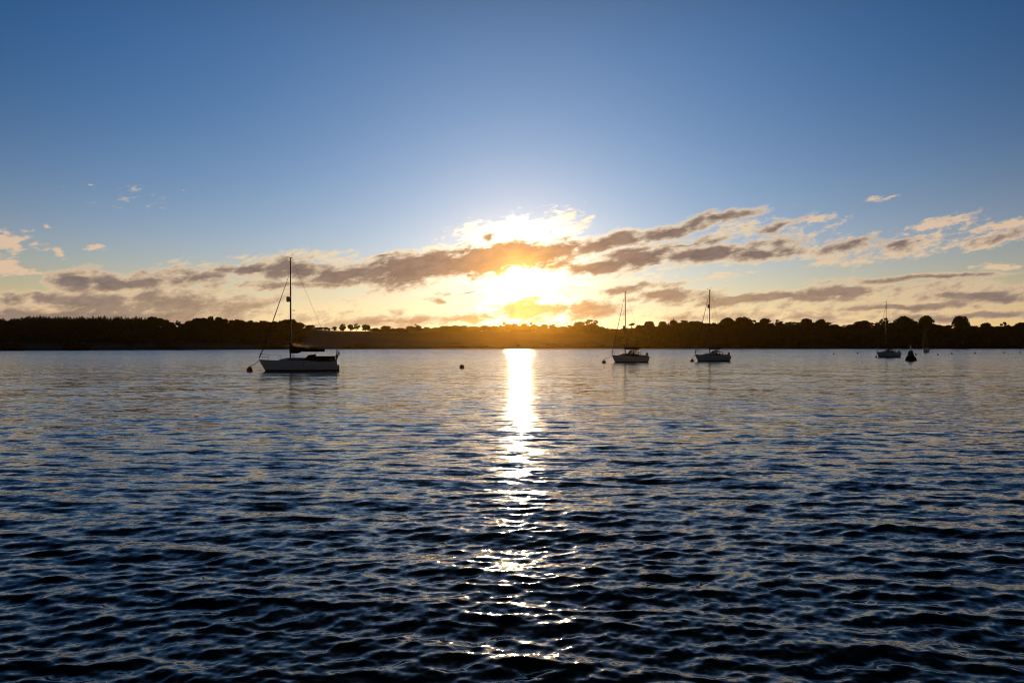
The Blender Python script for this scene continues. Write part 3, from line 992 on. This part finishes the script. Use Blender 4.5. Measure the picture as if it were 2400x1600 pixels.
def yacht(label, pos, heading, L=9.0, beam=2.9, free=(1.25, 1.0, .95), mast=12.2, mast_x=.10, hull_m=None, cover_m=None,
          hood='wedge', reverse=True, roof_dark=False, dome=None, cover_len=.40, extras=()):
    """a moored sloop; local x points to the bow, z = 0 is the waterline"""
    hull_m = hull_m or GEL
    cover_m = cover_m or BLACKC
    t = thing('sailing_yacht', (*pos, 0), label, 'sailboat', 'moored sailing yachts', heading)
    NS, h0, h1, h2 = 26, free[0], free[1], free[2]

    def sheer(u):          # u = 0 stern .. 1 bow
        return h2 * (1 - u) ** 2 + 2 * h1 * .97 * u * (1 - u) + h0 * u ** 2

    def half(u):
        e = max(0.0, 1 - ((u - .36) / .64) ** 2.0) if u > .36 else 1 - .30 * ((.36 - u) / .36) ** 2
        return beam / 2 * (e ** .80 if u > .36 else e)

    zl = [-.45, -.12, .0, .13, .30, .6, .85, 1.0]

    def pt(u, zi, side):
        """zi: first four heights are metres, the others shares of the sheer height"""
        sh = sheer(u)
        if zi < 4:
            z = zl[zi]
        else:
            z = .13 + (sh - .13) * (zl[zi] - .1) / .9
        v = max(0.0, min(1.0, (z + .45) / (sh + .45)))
        rake_b = .95 * h0 / 1.25 * (1 - v)
        rake_s = (-.34 if reverse else .30) * (1 - v) * (1 if reverse else 1)
        xs, xb = -L / 2 + .36 * (1 if reverse else 0) + rake_s, L / 2 - rake_b
        x = xs + (xb - xs) * u
        w = half(u) * (.42 + .58 * min(1, v * 1.25) ** .55) * (1 if u < .995 else .0)
        if z < 0:
            w *= .86 + .3 * z
        return Vector((x, side * max(w, .012), z))

    us = [i / (NS - 1) for i in range(NS)]
    us = [1 - (1 - u) ** 1.25 for u in us]
    top, low = MB(), MB()
    for s in (1, -1):
        top.loft([[pt(u, k, s) for u in us] for k in range(3, 8)])
        low.loft([[pt(u, k, s) for u in us] for k in range(0, 4)])
    top.loft([[pt(0, k, 1) for k in range(3, 8)], [pt(0, k, -1) for k in range(3, 8)]])
    low.loft([[pt(0, k, 1) for k in range(0, 4)], [pt(0, k, -1) for k in range(0, 4)]])
    low.loft([[pt(u, 0, 1) for u in us], [pt(u, 0, -1) for u in us]])
    hull = top.build('hull', hull_m, t, True)
    low.build('underwater_hull', ANTIF, t, True)
    # rubbing strake
    st = MB()
    for s in (1, -1):
        st.tube([pt(u, 7, s) + Vector((0, s * .015, -.05)) for u in us], .028, 6)
    st.build('rubbing_strake', BROWN if roof_dark else DECKM, t)
    # stripe below the gunwale
    sp = MB()
    for s in (1, -1):
        rows = []
        for f in (.80, .87):
            rows.append([Vector((p.x, p.y + s * .006, p.z)) for p in (pt(u, 4, s).lerp(pt(u, 7, s), f) for u in us[:-2])])
        sp.loft(rows)
    sp.build('hull_stripe', NAVY, t)
    # deck, a little crowned, open where the cockpit sinks
    dk = MB()
    dk.loft([[Vector((pt(u, 7, 1).x, pt(u, 7, 1).y * q, pt(u, 7, 1).z - .03 + .05 * (1 - q * q))) for u in us] for q in (1, .6, .2, -.2, -.6, -1)])
    dk.build('deck', DECKM, t, True)

    def deckz(x):
        u = min(1, max(0, (x + L / 2) / L))
        return sheer(u)
    # coachroof
    ch = .40 if not roof_dark else .46
    x0, x1 = -.115 * L, .27 * L
    roof = MB()
    prof = []
    for i, (f, hh, ww) in enumerate(((0, .98, 1), (.25, 1, 1), (.5, .95, .97), (.72, .80, .88), (.88, .48, .74), (1.0, .04, .58))):
        x = x0 + (x1 - x0) * f
        w = beam * .34 * ww
        z = deckz(x) - .02
        H = ch * hh
        prof.append([Vector((x, w, z)), Vector((x, w * .93, z + H * .72)), Vector((x, w * .80, z + H * .95)), Vector((x, 0, z + H * 1.10)), Vector((x, -w * .80, z + H * .95)), Vector((x, -w * .93, z + H * .72)), Vector((x, -w, z))])
    roof.loft(prof)
    roof.add(prof[0], [tuple(range(6, -1, -1))])
    cr = roof.build('coachroof', NAVY if roof_dark else hull_m, t, True)
    for s in (1, -1):
        wn = MB()
        a, b = [], []
        for f in (.06, .22, .40, .58, .70):
            i = f * (x1 - x0) + x0
            w = beam * .34 * (1 if f < .3 else 1 - .14 * (f - .3)) * .985
            z = deckz(i)
            hh = ch * (1 if f < .5 else 1 - .9 * (f - .5))
            a.append(Vector((i, s * (w + .012), z + hh * .24)))
            b.append(Vector((i, s * (w * .955 + .022), z + hh * .58)))
        wn.loft([a, b])
        wn.build('cabin_window', DARKW, cr)
    # round port in the topsides
    for s in (1, -1):
        p = pt(.46, 5, s)
        MB().lathe([(.10, -.02), (.10, .02)], n=12).build('porthole', DARKW, hull).matrix_local = Matrix.Translation(p + Vector((0, s * .012, .05))) @ Matrix.Rotation(R(90), 4, 'X')
    # cockpit coamings
    cm = MB()
    for s in (1, -1):
        cm.box((-.29 * L, s * beam * .30, deckz(-.29 * L) + .12), (.34 * L, .13, .26))
    cm.box((-.455 * L, 0, deckz(-.45 * L) + .08), (.10, beam * .58, .18))
    cm.build('cockpit_coaming', hull_m, t)
    # mast with its fittings
    mx = mast_x * L
    mz = deckz(mx) + ch * .95
    mt = MB().tube([(mx, 0, mz - .12), (mx, 0, mz + mast * .6), (mx, 0, mz + mast)], [.085, .08, .062], 10).build('mast', ALU, t, True)
    MB().box((mx - .05, 0, mz + mast + .03), (.30, .07, .07)).tube([(mx + .02, 0, mz + mast), (mx + .10, 0, mz + mast + .12), (mx + .48, 0, mz + mast + .10)], .012, 5).box((mx + .50, 0, mz + mast + .17), (.05, .10, .10)).build('masthead_crane', BLACKR, mt)
    MB().tube([(mx - .16, 0, mz + mast), (mx - .18, 0, mz + mast + .45)], .009, 5).box((mx - .24, 0, mz + mast + .46), (.24, .012, .05)).build('wind_vane', BLACKR, mt)
    sp = MB()
    for s in (1, -1):
        for k, ln in ((.48, .82), (.74, .60)) if L > 8.6 else ((.55, .75),):
            sp.tube([(mx, 0, mz + mast * k), (mx - .10, s * ln, mz + mast * k + .03)], .022, 6)
    sp.build('spreader', ALU, mt)
    if dome:
        k, kind = dome
        z = mz + mast * k
        if kind == 'can':
            MB().lathe([(.10, -.30), (.20, -.27), (.21, .24), (.15, .31)], (mx + .27, 0, z), 14).box((mx + .10, 0, z - .2), (.16, .05, .05)).build('radar_reflector', GEL, mt)
        else:
            MB().lathe([(.04, -.12), (.20, -.10), (.22, .02), (.14, .12)], (mx + .26, 0, z), 14).box((mx + .10, 0, z - .06), (.2, .06, .05)).build('radar_dome', BLACKR, mt)
    for kk, dx in extras:
        MB().tube([(mx, 0, mz + mast * kk), (mx + dx, 0, mz + mast * kk + .04)], .016, 5).box((mx + dx, 0, mz + mast * kk + .05), (.10, .10, .13)).build('mast_lamp', BLACKR, mt)
    # rigging
    bow = Vector((L / 2 - .10, 0, h0 + .08))
    hound = Vector((mx + .05, 0, mz + mast * (.86 if L > 8.6 else .97)))
    MB().tube([bow + Vector((-.02, 0, .35)), bow.lerp(hound, .1), bow.lerp(hound, .5), bow.lerp(hound, .93)], [.050, .060, .050, .022], 8).build('furled_jib', UVCLOTH, t, True)
    MB().tube([bow, hound], .014, 5).lathe([(.11, .12), (.12, .16), (.06, .2), (.06, .26), (.12, .30), (.11, .34)], tuple(bow), 12).build('forestay', STEEL, t)
    MB().tube([Vector((-L / 2 + .42, 0, h2 + .03)), Vector((mx - .12, 0, mz + mast))], .012, 5).build('backstay', STEEL, t)
    for s in (1, -1):
        cp = Vector((mx - .18, s * beam * .46, deckz(mx) + .02))
        ks = (.48, .82) if L > 8.6 else (.55, .75)
        spr = Vector((mx - .10, s * ks[1], mz + mast * ks[0] + .03))
        MB().tube([cp, spr, Vector((mx, 0, hound.z if L <= 8.6 else mz + mast * .97))], .010, 5).tube([cp + Vector((-.25, 0, 0)), Vector((mx, 0, mz + mast * ks[0]))], .009, 5).build('shroud', STEEL, t)
    # boom under a stowed mainsail
    bl = cover_len * L
    bz = mz + .78
    bm = MB().tube([(mx - .08, 0, bz), (mx - bl, 0, bz - .04)], .07, 8).build('boom', ALU, t, True)
    rows = []
    for i in range(13):
        f = i / 12
        x = mx + .12 - (bl + .1) * f
        tall = (.62 - .42 * f + .05 * math.sin(f * 21)) if hood == 'wedge' else (.50 - .36 * f + .03 * math.sin(f * 17))
        if f < .02:
            tall = .95
        w = .17 - .07 * f
        drop = (.30 if f < .28 else .12) if hood == 'wedge' else .10
        rows.append([Vector((x, w * .5, bz - drop)), Vector((x, w, bz + .08)), Vector((x, w * .55, bz + tall * .7)), Vector((x, 0, bz + tall)), Vector((x, -w * .55, bz + tall * .7)), Vector((x, -w, bz + .08)), Vector((x, -w * .5, bz - drop))])
    MB().loft(rows, True).add(rows[0], [tuple(range(7))]).add(rows[-1], [tuple(range(6, -1, -1))]).build('sail_cover', cover_m, bm, True)
    if hood == 'wedge':
        fr = []
        for i in range(9):
            f = i / 8
            x = mx - .25 - bl * .52 * f
            zt = bz + .58 - .30 * f
            h = .26 * (1 - f) ** .5 + .05 + .03 * math.sin(f * 19)
            fr.append([Vector((x, .07, zt - .06)), Vector((x, .04, zt + h)), Vector((x, -.04, zt + h)), Vector((x, -.07, zt - .06))])
        MB().loft(fr).build('flaked_sail', FLAKED, bm, True)
    MB().tube([(mx - bl * .75, 0, bz - .05), (mx - bl * .72, 0, deckz(-.2 * L) + .35)], .03, 6).build('mainsheet', ROPE, bm)
    # sprayhood over the companionway
    sx, sw = x0 - .05, beam * .33
    zb = deckz(sx) + ch * .80
    n = 9
    if hood == 'wedge':
        arcs = [(.42, .02, .06), (.05, .34, .42), (-.72, .42, .50)]
    elif hood == 'tall':
        arcs = [(.98, .02, .05), (.45, .66, .70), (-.55, .76, .80), (-1.0, .62, .66)]
    else:
        arcs = [(.95, .02, .05), (.42, .50, .55), (-.25, .66, .72), (-.98, .46, .52)]

    def arc(dx, hs, hc, grow=0.0):
        out = []
        for i in range(n):
            q = -1 + 2 * i / (n - 1)
            w = sw * (1 + grow)
            out.append(Vector((sx + dx, w * math.copysign(abs(q) ** .75, q), zb + (hc + grow) * (1 - abs(q) ** 3.2) if True else 0)))
        return out
    canvas, panes = MB(), MB()
    A = [arc(dx, hs, hc) for dx, hs, hc in arcs]
    # front panel carries clear panes between canvas strips; side panes lie in the after panel
    for j in range(len(A) - 1):
        for i in range(n - 1):
            quad = [A[j][i], A[j][i + 1], A[j + 1][i + 1], A[j + 1][i]]
            clear = hood != 'wedge' and ((j == 0 and i in (1, 2, 5, 6)) or (j in (1, len(A) - 2) and i in (0, 1, n - 3, n - 2)))
            if hood == 'wedge' and j == 0 and i in (2, 5):
                clear = True
            if clear:
                c = sum(quad, Vector()) / 4
                inn = [c + (p - c) * .80 for p in quad]
                panes.add(inn, [(0, 1, 2, 3)])
                for k in range(4):
                    k2 = (k + 1) % 4
                    canvas.add([quad[k], quad[k2], inn[k2], inn[k]], [(0, 1, 2, 3)])
            else:
                canvas.add(quad, [(0, 1, 2, 3)])
    for s_, i0 in ((1, 0), (-1, n - 1)):
        # side of the hood from its edge down to the deck, with a clear pane in it
        e = [a[i0] for a in A]
        lo = [Vector((p.x, p.y, zb - ch * .75)) for p in e]
        for j in range(len(A) - 1):
            quad = [e[j], e[j + 1], lo[j + 1], lo[j]]
            if hood != 'wedge' and j == len(A) // 2 - (1 if len(A) == 3 else 0):
                c = sum(quad, Vector()) / 4
                inn = [c + (p - c) * .78 for p in quad]
                panes.add(inn, [(0, 1, 2, 3)])
                for k in range(4):
                    k2 = (k + 1) % 4
                    canvas.add([quad[k], quad[k2], inn[k2], inn[k]], [(0, 1, 2, 3)])
            else:
                canvas.add(quad, [(0, 1, 2, 3)])
    hd = canvas.build('sprayhood', NAVY if hood != 'wedge' else BLACKC, t)
    panes.build('spray_window', GLASS, hd)
    # guard rails
    pl = MB()
    rb = [Vector((L / 2 - .02, 0, h0 + .72)), Vector((L / 2 - .35, .34, h0 + .66)), Vector((L / 2 - 1.15, .72, h0 + .55)), ]
    for s in (1, -1):
        pts = [Vector((p.x, p.y * s, p.z)) for p in rb]
        pl.tube(pts, .018, 6)
        pl.tube([pts[1], Vector((L / 2 - .40, s * .20, h0))], .016, 6).tube([pts[2], Vector((L / 2 - 1.05, s * .66, deckz(L / 2 - 1.05)))], .016, 6)
        pl.tube([Vector((L / 2 - .30, s * .22, h0 + .34)), Vector((L / 2 - 1.1, s * .70, h0 + .30))], .014, 6)
    pl.build('pulpit', STEEL, t)
    sr = MB()
    for s in (1, -1):
        sr.tube([Vector((-L / 2 + 1.1, s * beam * .44, h2 + .62)), Vector((-L / 2 + .30, s * beam * .34, h2 + .62)), Vector((-L / 2 + .25, s * .30, h2 + .62))], .018, 6)
        for dx, w in ((1.1, .44), (.34, .34)):
            sr.tube([Vector((-L / 2 + dx, s * beam * w, h2 + .62)), Vector((-L / 2 + dx, s * beam * w, h2))], .016, 6)
    sr.build('pushpit', STEEL, t)
    for s in (1, -1):
        for fx in (-.10, .07, .24):
            x = fx * L
            u = (x + L / 2) / L
            y = s * (half(u) - .06)
            MB().tube([(x, y, deckz(x)), (x, y, deckz(x) + .60)], .014, 6).build('stanchion', STEEL, t)
        wire = [Vector((L / 2 - 1.15, s * .72, h0 + .55))] + [Vector((fx * L, s * (half(fx + .5) - .06), deckz(fx * L) + .60)) for fx in (.24, .07, -.10)] + [Vector((-L / 2 + 1.1, s * beam * .44, h2 + .62))]
        MB().tube(wire, .006, 4).build('guard_wire', STEEL, t)
    if hood == 'wedge':   # canvas dodgers along the cockpit, danbuoy and horseshoe on the stern
        for s in (1, -1):
            MB().loft([[Vector((-L / 2 + .55, s * beam * .40, h2 + .60)), Vector((-L / 2 + 1.3, s * beam * .45, h2 + .61)), Vector((-L / 2 + 2.75, s * beam * .475, h2 + .62))],
                       [Vector((-L / 2 + .55, s * beam * .40, h2 + .06)), Vector((-L / 2 + 1.3, s * beam * .45, h2 + .04)), Vector((-L / 2 + 2.75, s * beam * .475, h2 + .04))]]).build('cockpit_dodger', BLACKC, t)
        MB().tube([(-L / 2 + .34, .30, h2 + .1), (-L / 2 + .30, .30, h2 + .75), (-L / 2 + .26, .30, h2 + 1.55)], [.05, .09, .03], 8).lathe([(.05, .42), (.15, .5), (.16, .72), (.06, .82)], (-L / 2 + .30, .30, h2), 10).build('danbuoy', BLACKC, t)
        MB().tube([Vector((-L / 2 + .26, -.45 + .26 * math.sin(a), h2 + .42 + .26 * math.cos(a))) for a in [R(d) for d in range(-140, 141, 20)]], .065, 8).build('horseshoe_buoy', GEL, t)
        MB().tube([(-L / 2 + .22, -.1, h2 + .3), (-L / 2 - .10, -.1, h2 + 1.5)], .016, 6).build('flagstaff', BROWN, t)
        rows = [[Vector((-L / 2 + .13 - .03 * k - .03 * j, -.1 + .05 * math.sin(k * 2 + j), h2 + .95 + .12 * j - .09 * k)) for k in range(5)] for j in range(4)]
        MB().loft(rows).build('ensign', REDC, t)
    else:
        MB().box((-L / 2 + .16, .32, h2 + .42), (.26, .26, .34)).box((-L / 2 + .10, .32, h2 - .1), (.12, .10, .8)).build('outboard_motor', OUTB, t)
    # rudder head and outhaul line
    MB().box((-L / 2 + (.06 if reverse else -.08), 0, .10), (.16, .07, 1.1)).build('rudder', ANTIF, t)
    t['bow_point'] = [L / 2 - .08, 0.0, h0 - .05]
    return t


def mooring_buoy(label, px, row, dia, mat=None, capped=False, sunk=.32, group='mooring buoys on the water'):
    d = dist_of(row)
    x, y = at(px, d)
    t = thing('mooring_buoy', (x, y, 0), label, 'buoy', group)
    r = dia / 2
    n = 12
    prof = []
    if capped:
        prof = [(r * .5, -r * .75), (r * .95, -r * .5), (r * 1.0, r * .2), (r * .98, r * .75), (r * .8, r * 1.05), (r * .45, r * 1.18)]
    else:
        for i in range(n + 1):
            a = -math.pi / 2 + math.pi * i / n
            prof.append((max(.01, r * math.cos(a)), r * math.sin(a)))
        prof = [(a, b + r * (1 - 2 * sunk)) for a, b in prof]
    body = MB().lathe(prof, n=20).build('float', mat or ORANGE, t, True)
    zt = prof[-1][1]
    MB().lathe([(r * .28, zt - .03), (r * .28, zt + r * .16), (r * .20, zt + r * .20)], n=12).tube([(0, r * .16, zt + .02 + r * .1), (0, r * .12, zt + r * .42), (0, -r * .12, zt + r * .42), (0, -r * .16, zt + .02 + r * .1)], r * .06, 6).build('mooring_eye', BLACKR, t)
    return t


def mooring_line(label, boat, buoy, sag=.10):
    boat_m = Matrix.Translation(boat.location) @ Matrix.Rotation(boat.rotation_euler[2], 4, 'Z')
    a = boat_m @ Vector(boat['bow_point'])
    b = Vector(buoy.location) + Vector((0, 0, .55))
    pts = [a.lerp(b, f) - Vector((0, 0, sag * 4 * f * (1 - f))) for f in (0, .2, .4, .6, .8, 1)]
    o = MB().tube([p - a for p in pts], .028, 6).build('mooring_line', ROPE)
    o.location = a
    tag(o, label, 'rope', 'mooring lines')


def build_boats():
    def place(px, row):
        return at(px, dist_of(row))
    H = lambda deg: R(180 + deg)
    b1 = yacht('largest white yacht, left of the sun, with black sail cover and canvas along the cockpit', place(702, 868.5), R(180) + math.atan2(*place(702, 868.5)) * -1 + R(2), L=9.05, beam=2.95, free=(1.30, 1.12, 1.05), mast=11.5, mast_x=.112,
               hood='wedge', dome=(.585, 'can'), cover_len=.43, extras=((.47, -.4),))
    b2 = yacht('white yacht just right of the sun glitter with dark cabin top and tall sprayhood', place(1475, 848.5), R(180) + R(28), L=7.5, beam=2.5, free=(1.28, .98, .98), mast=10.65, mast_x=.115,
               hood='tall', reverse=False, roof_dark=True, dome=(.42, 'can'), cover_len=.40, cover_m=NAVY)
    b3 = yacht('pale blue hulled yacht third from the left with a rounded sprayhood and blue sail cover', place(1668, 846.5), R(180) + R(26), L=7.7, beam=2.6, free=(1.30, 1.0, 1.0), mast=11.55, mast_x=.06,
               hull_m=BLUEM, hood='round', reverse=False, dome=(.74, 'can'), cover_len=.32, cover_m=material('blue_canvas', (.035, .055, .12), .85, vary=.2, scale=6), extras=((.46, .3),))
    b4 = yacht('blue grey yacht moored between the right wood and the green navigation buoy', place(2080, 837.2), R(180) + R(30), L=8.2, beam=2.7, free=(1.35, 1.1, 1.05), mast=11.7, mast_x=.06,
               hull_m=BLUEM, hood='round', reverse=False, dome=(.5, 'dome'), cover_len=.30, cover_m=NAVY)
    b5 = yacht('farthest small yacht, seen almost bow on, right of the green navigation buoy', place(2169, 826.2), R(180) + R(55), L=7.6, beam=2.5, free=(1.35, 1.1, 1.05), mast=9.2, mast_x=.06,
               hood='round', reverse=False, cover_len=.30, cover_m=NAVY)
    m1 = mooring_buoy('orange ball buoy tied off the bow of the nearest white yacht', 585.5, 870, .72)
    mooring_buoy('lone reddish drum shaped buoy floating left of the sun glitter', 1082.5, 861.5, .62, capped=True)
    m2 = mooring_buoy('orange ball buoy tied off the bow of the yacht with the dark cabin top', 1415.5, 850.5, .66)
    m3 = mooring_buoy('orange ball buoy under the bow of the pale blue hulled yacht', 1622, 847, .66)
    m4 = mooring_buoy('orange buoy just left of the bow of the blue grey yacht', 2053.5, 837.5, .52)
    mooring_line('thin dark rope from the nearest yacht bow down to its orange buoy', b1, m1)
    mooring_line('thin dark rope from the dark topped yacht bow to its orange buoy', b2, m2)
    mooring_line('short dark rope dropping from the pale blue yacht bow to its buoy', b3, m3)
    mooring_line('short dark rope from the blue grey yacht bow to its buoy', b4, m4)
    for px, row, dia, lab in ((2146.5, 832, .62, 'dark red buoy touching the right side of the green navigation buoy'),
                              (2198, 831.4, .52, 'small dark buoy in the far water right of the farthest yacht'),
                              (2230.5, 829.8, .60, 'second dark buoy to the right of the farthest yacht'),
                              (2285, 828.6, .66, 'third dark buoy to the right of the farthest yacht'),
                              (2353.5, 827.6, .58, 'fourth dark buoy right of the farthest yacht, near the picture edge'),
                              (2391, 826.6, .62, 'last dark buoy at the right edge of the far water'),
                              (1954, 830, .50, 'small far buoy left of another, in open water before the blue grey yacht'),
                              (2009.5, 829, .58, 'far round buoy between the small far one and the blue grey yacht')):
        mooring_buoy(lab, px, row, dia, DULLO)


build_boats()


def build_navigation_buoy():
    d = dist_of(845.0)
    x, y = at(2134.5, d)
    t = thing('navigation_buoy', (x, y, 0), 'green lattice topped navigation buoy with a lamp, right of the blue grey yacht', 'navigation buoy')
    t.scale = (.92, .92, .96)
    MB().lathe([(.9, -.5), (1.10, -.15), (1.13, .12), (1.08, .42), (.92, .72), (.72, .92)], n=24).build('float', BLACKR, t, True)
    MB().lathe([(1.15, .02), (1.17, .06), (1.17, .14), (1.15, .18)], n=24).build('fender_ring', BLACKR, t)
    cg = MB()
    n = 8
    ring = lambda r, z: [Vector((r * math.cos(2 * math.pi * k / n), r * math.sin(2 * math.pi * k / n), z)) for k in range(n + 1)]
    for k in range(n):
        a = 2 * math.pi * k / n
        cg.tube([(.68 * math.cos(a), .68 * math.sin(a), .85), (.56 * math.cos(a), .56 * math.sin(a), 1.25), (.34 * math.cos(a), .34 * math.sin(a), 1.95)], .045, 6)
    for r, z in ((.65, 1.0), (.52, 1.45), (.34, 1.95)):
        cg.tube(ring(r, z), .04, 6)
    cg.build('lattice_cage', GREENP, t)
    pn = MB()
    for k in range(n):
        if k % 4 != 3:
            a0, a1 = 2 * math.pi * (k + .08) / n, 2 * math.pi * (k + .92) / n
            q = [Vector((r * math.cos(a), r * math.sin(a), z)) for a, r, z in ((a0, .61, .92), (a1, .61, .92), (a1, .40, 1.85), (a0, .40, 1.85))]
            pn.add(q, [(0, 1, 2, 3)])
            pn.add([p * .985 for p in q], [(3, 2, 1, 0)])
    pn.build('daymark_panel', GREENP, t)
    MB().lathe([(.36, 1.95), (.38, 2.0), (.36, 2.06), (.1, 2.08)], n=16).build('platform', GREENP, t)
    MB().tube([(0, 0, 2.05), (0, 0, 2.75)], .07, 8).build('lamp_post', GREENP, t)
    MB().lathe([(.10, 2.72), (.15, 2.76), (.15, 2.92), (.10, 3.02), (.03, 3.06)], n=12).build('lantern', material('lantern_lens', (.25, .42, .34), .15), t, True)


def build_post():
    d = dist_of(839.5)
    x, y = at(1214.5, d)
    t = thing('marker_post', (x, y, 0), 'thin leaning withy post standing in the sun glitter before the far shore', 'post')
    MB().tube([(0, 0, -1.5), (.02, 0, 1.6), (.05, 0, 3.35)], [.12, .11, .09], 8).build("stake", BROWN, t, True)
    MB().lathe([(.08, 2.75), (.15, 2.8), (.16, 3.05), (.08, 3.12)], (.045, 0, 0), 10).build('top_bundle', BLACKR, t)


build_navigation_buoy()
build_post()
def build_haze():
    m = bpy.data.materials.new('evening_haze')
    m.use_nodes = True
    t = m.node_tree
    t.nodes.clear()
    out = t.nodes.new('ShaderNodeOutputMaterial')
    vol = t.nodes.new('ShaderNodeVolumePrincipled')
    vol.inputs['Color'].default_value = (1.0, .58, .10, 1)
    vol.inputs['Density'].default_value = HAZE_D
    vol.inputs['Anisotropy'].default_value = HAZE_G
    t.links.new(vol.outputs[0], out.inputs['Volume'])
    mb = MB().box((0, 500, 15.5), (3400, 2200, 36))
    o = mb.build('haze', m)
    tag(o, 'thin evening haze over the river', kind='stuff')


HAZE_D = 0.000030
HAZE_G = 0.95
build_haze()
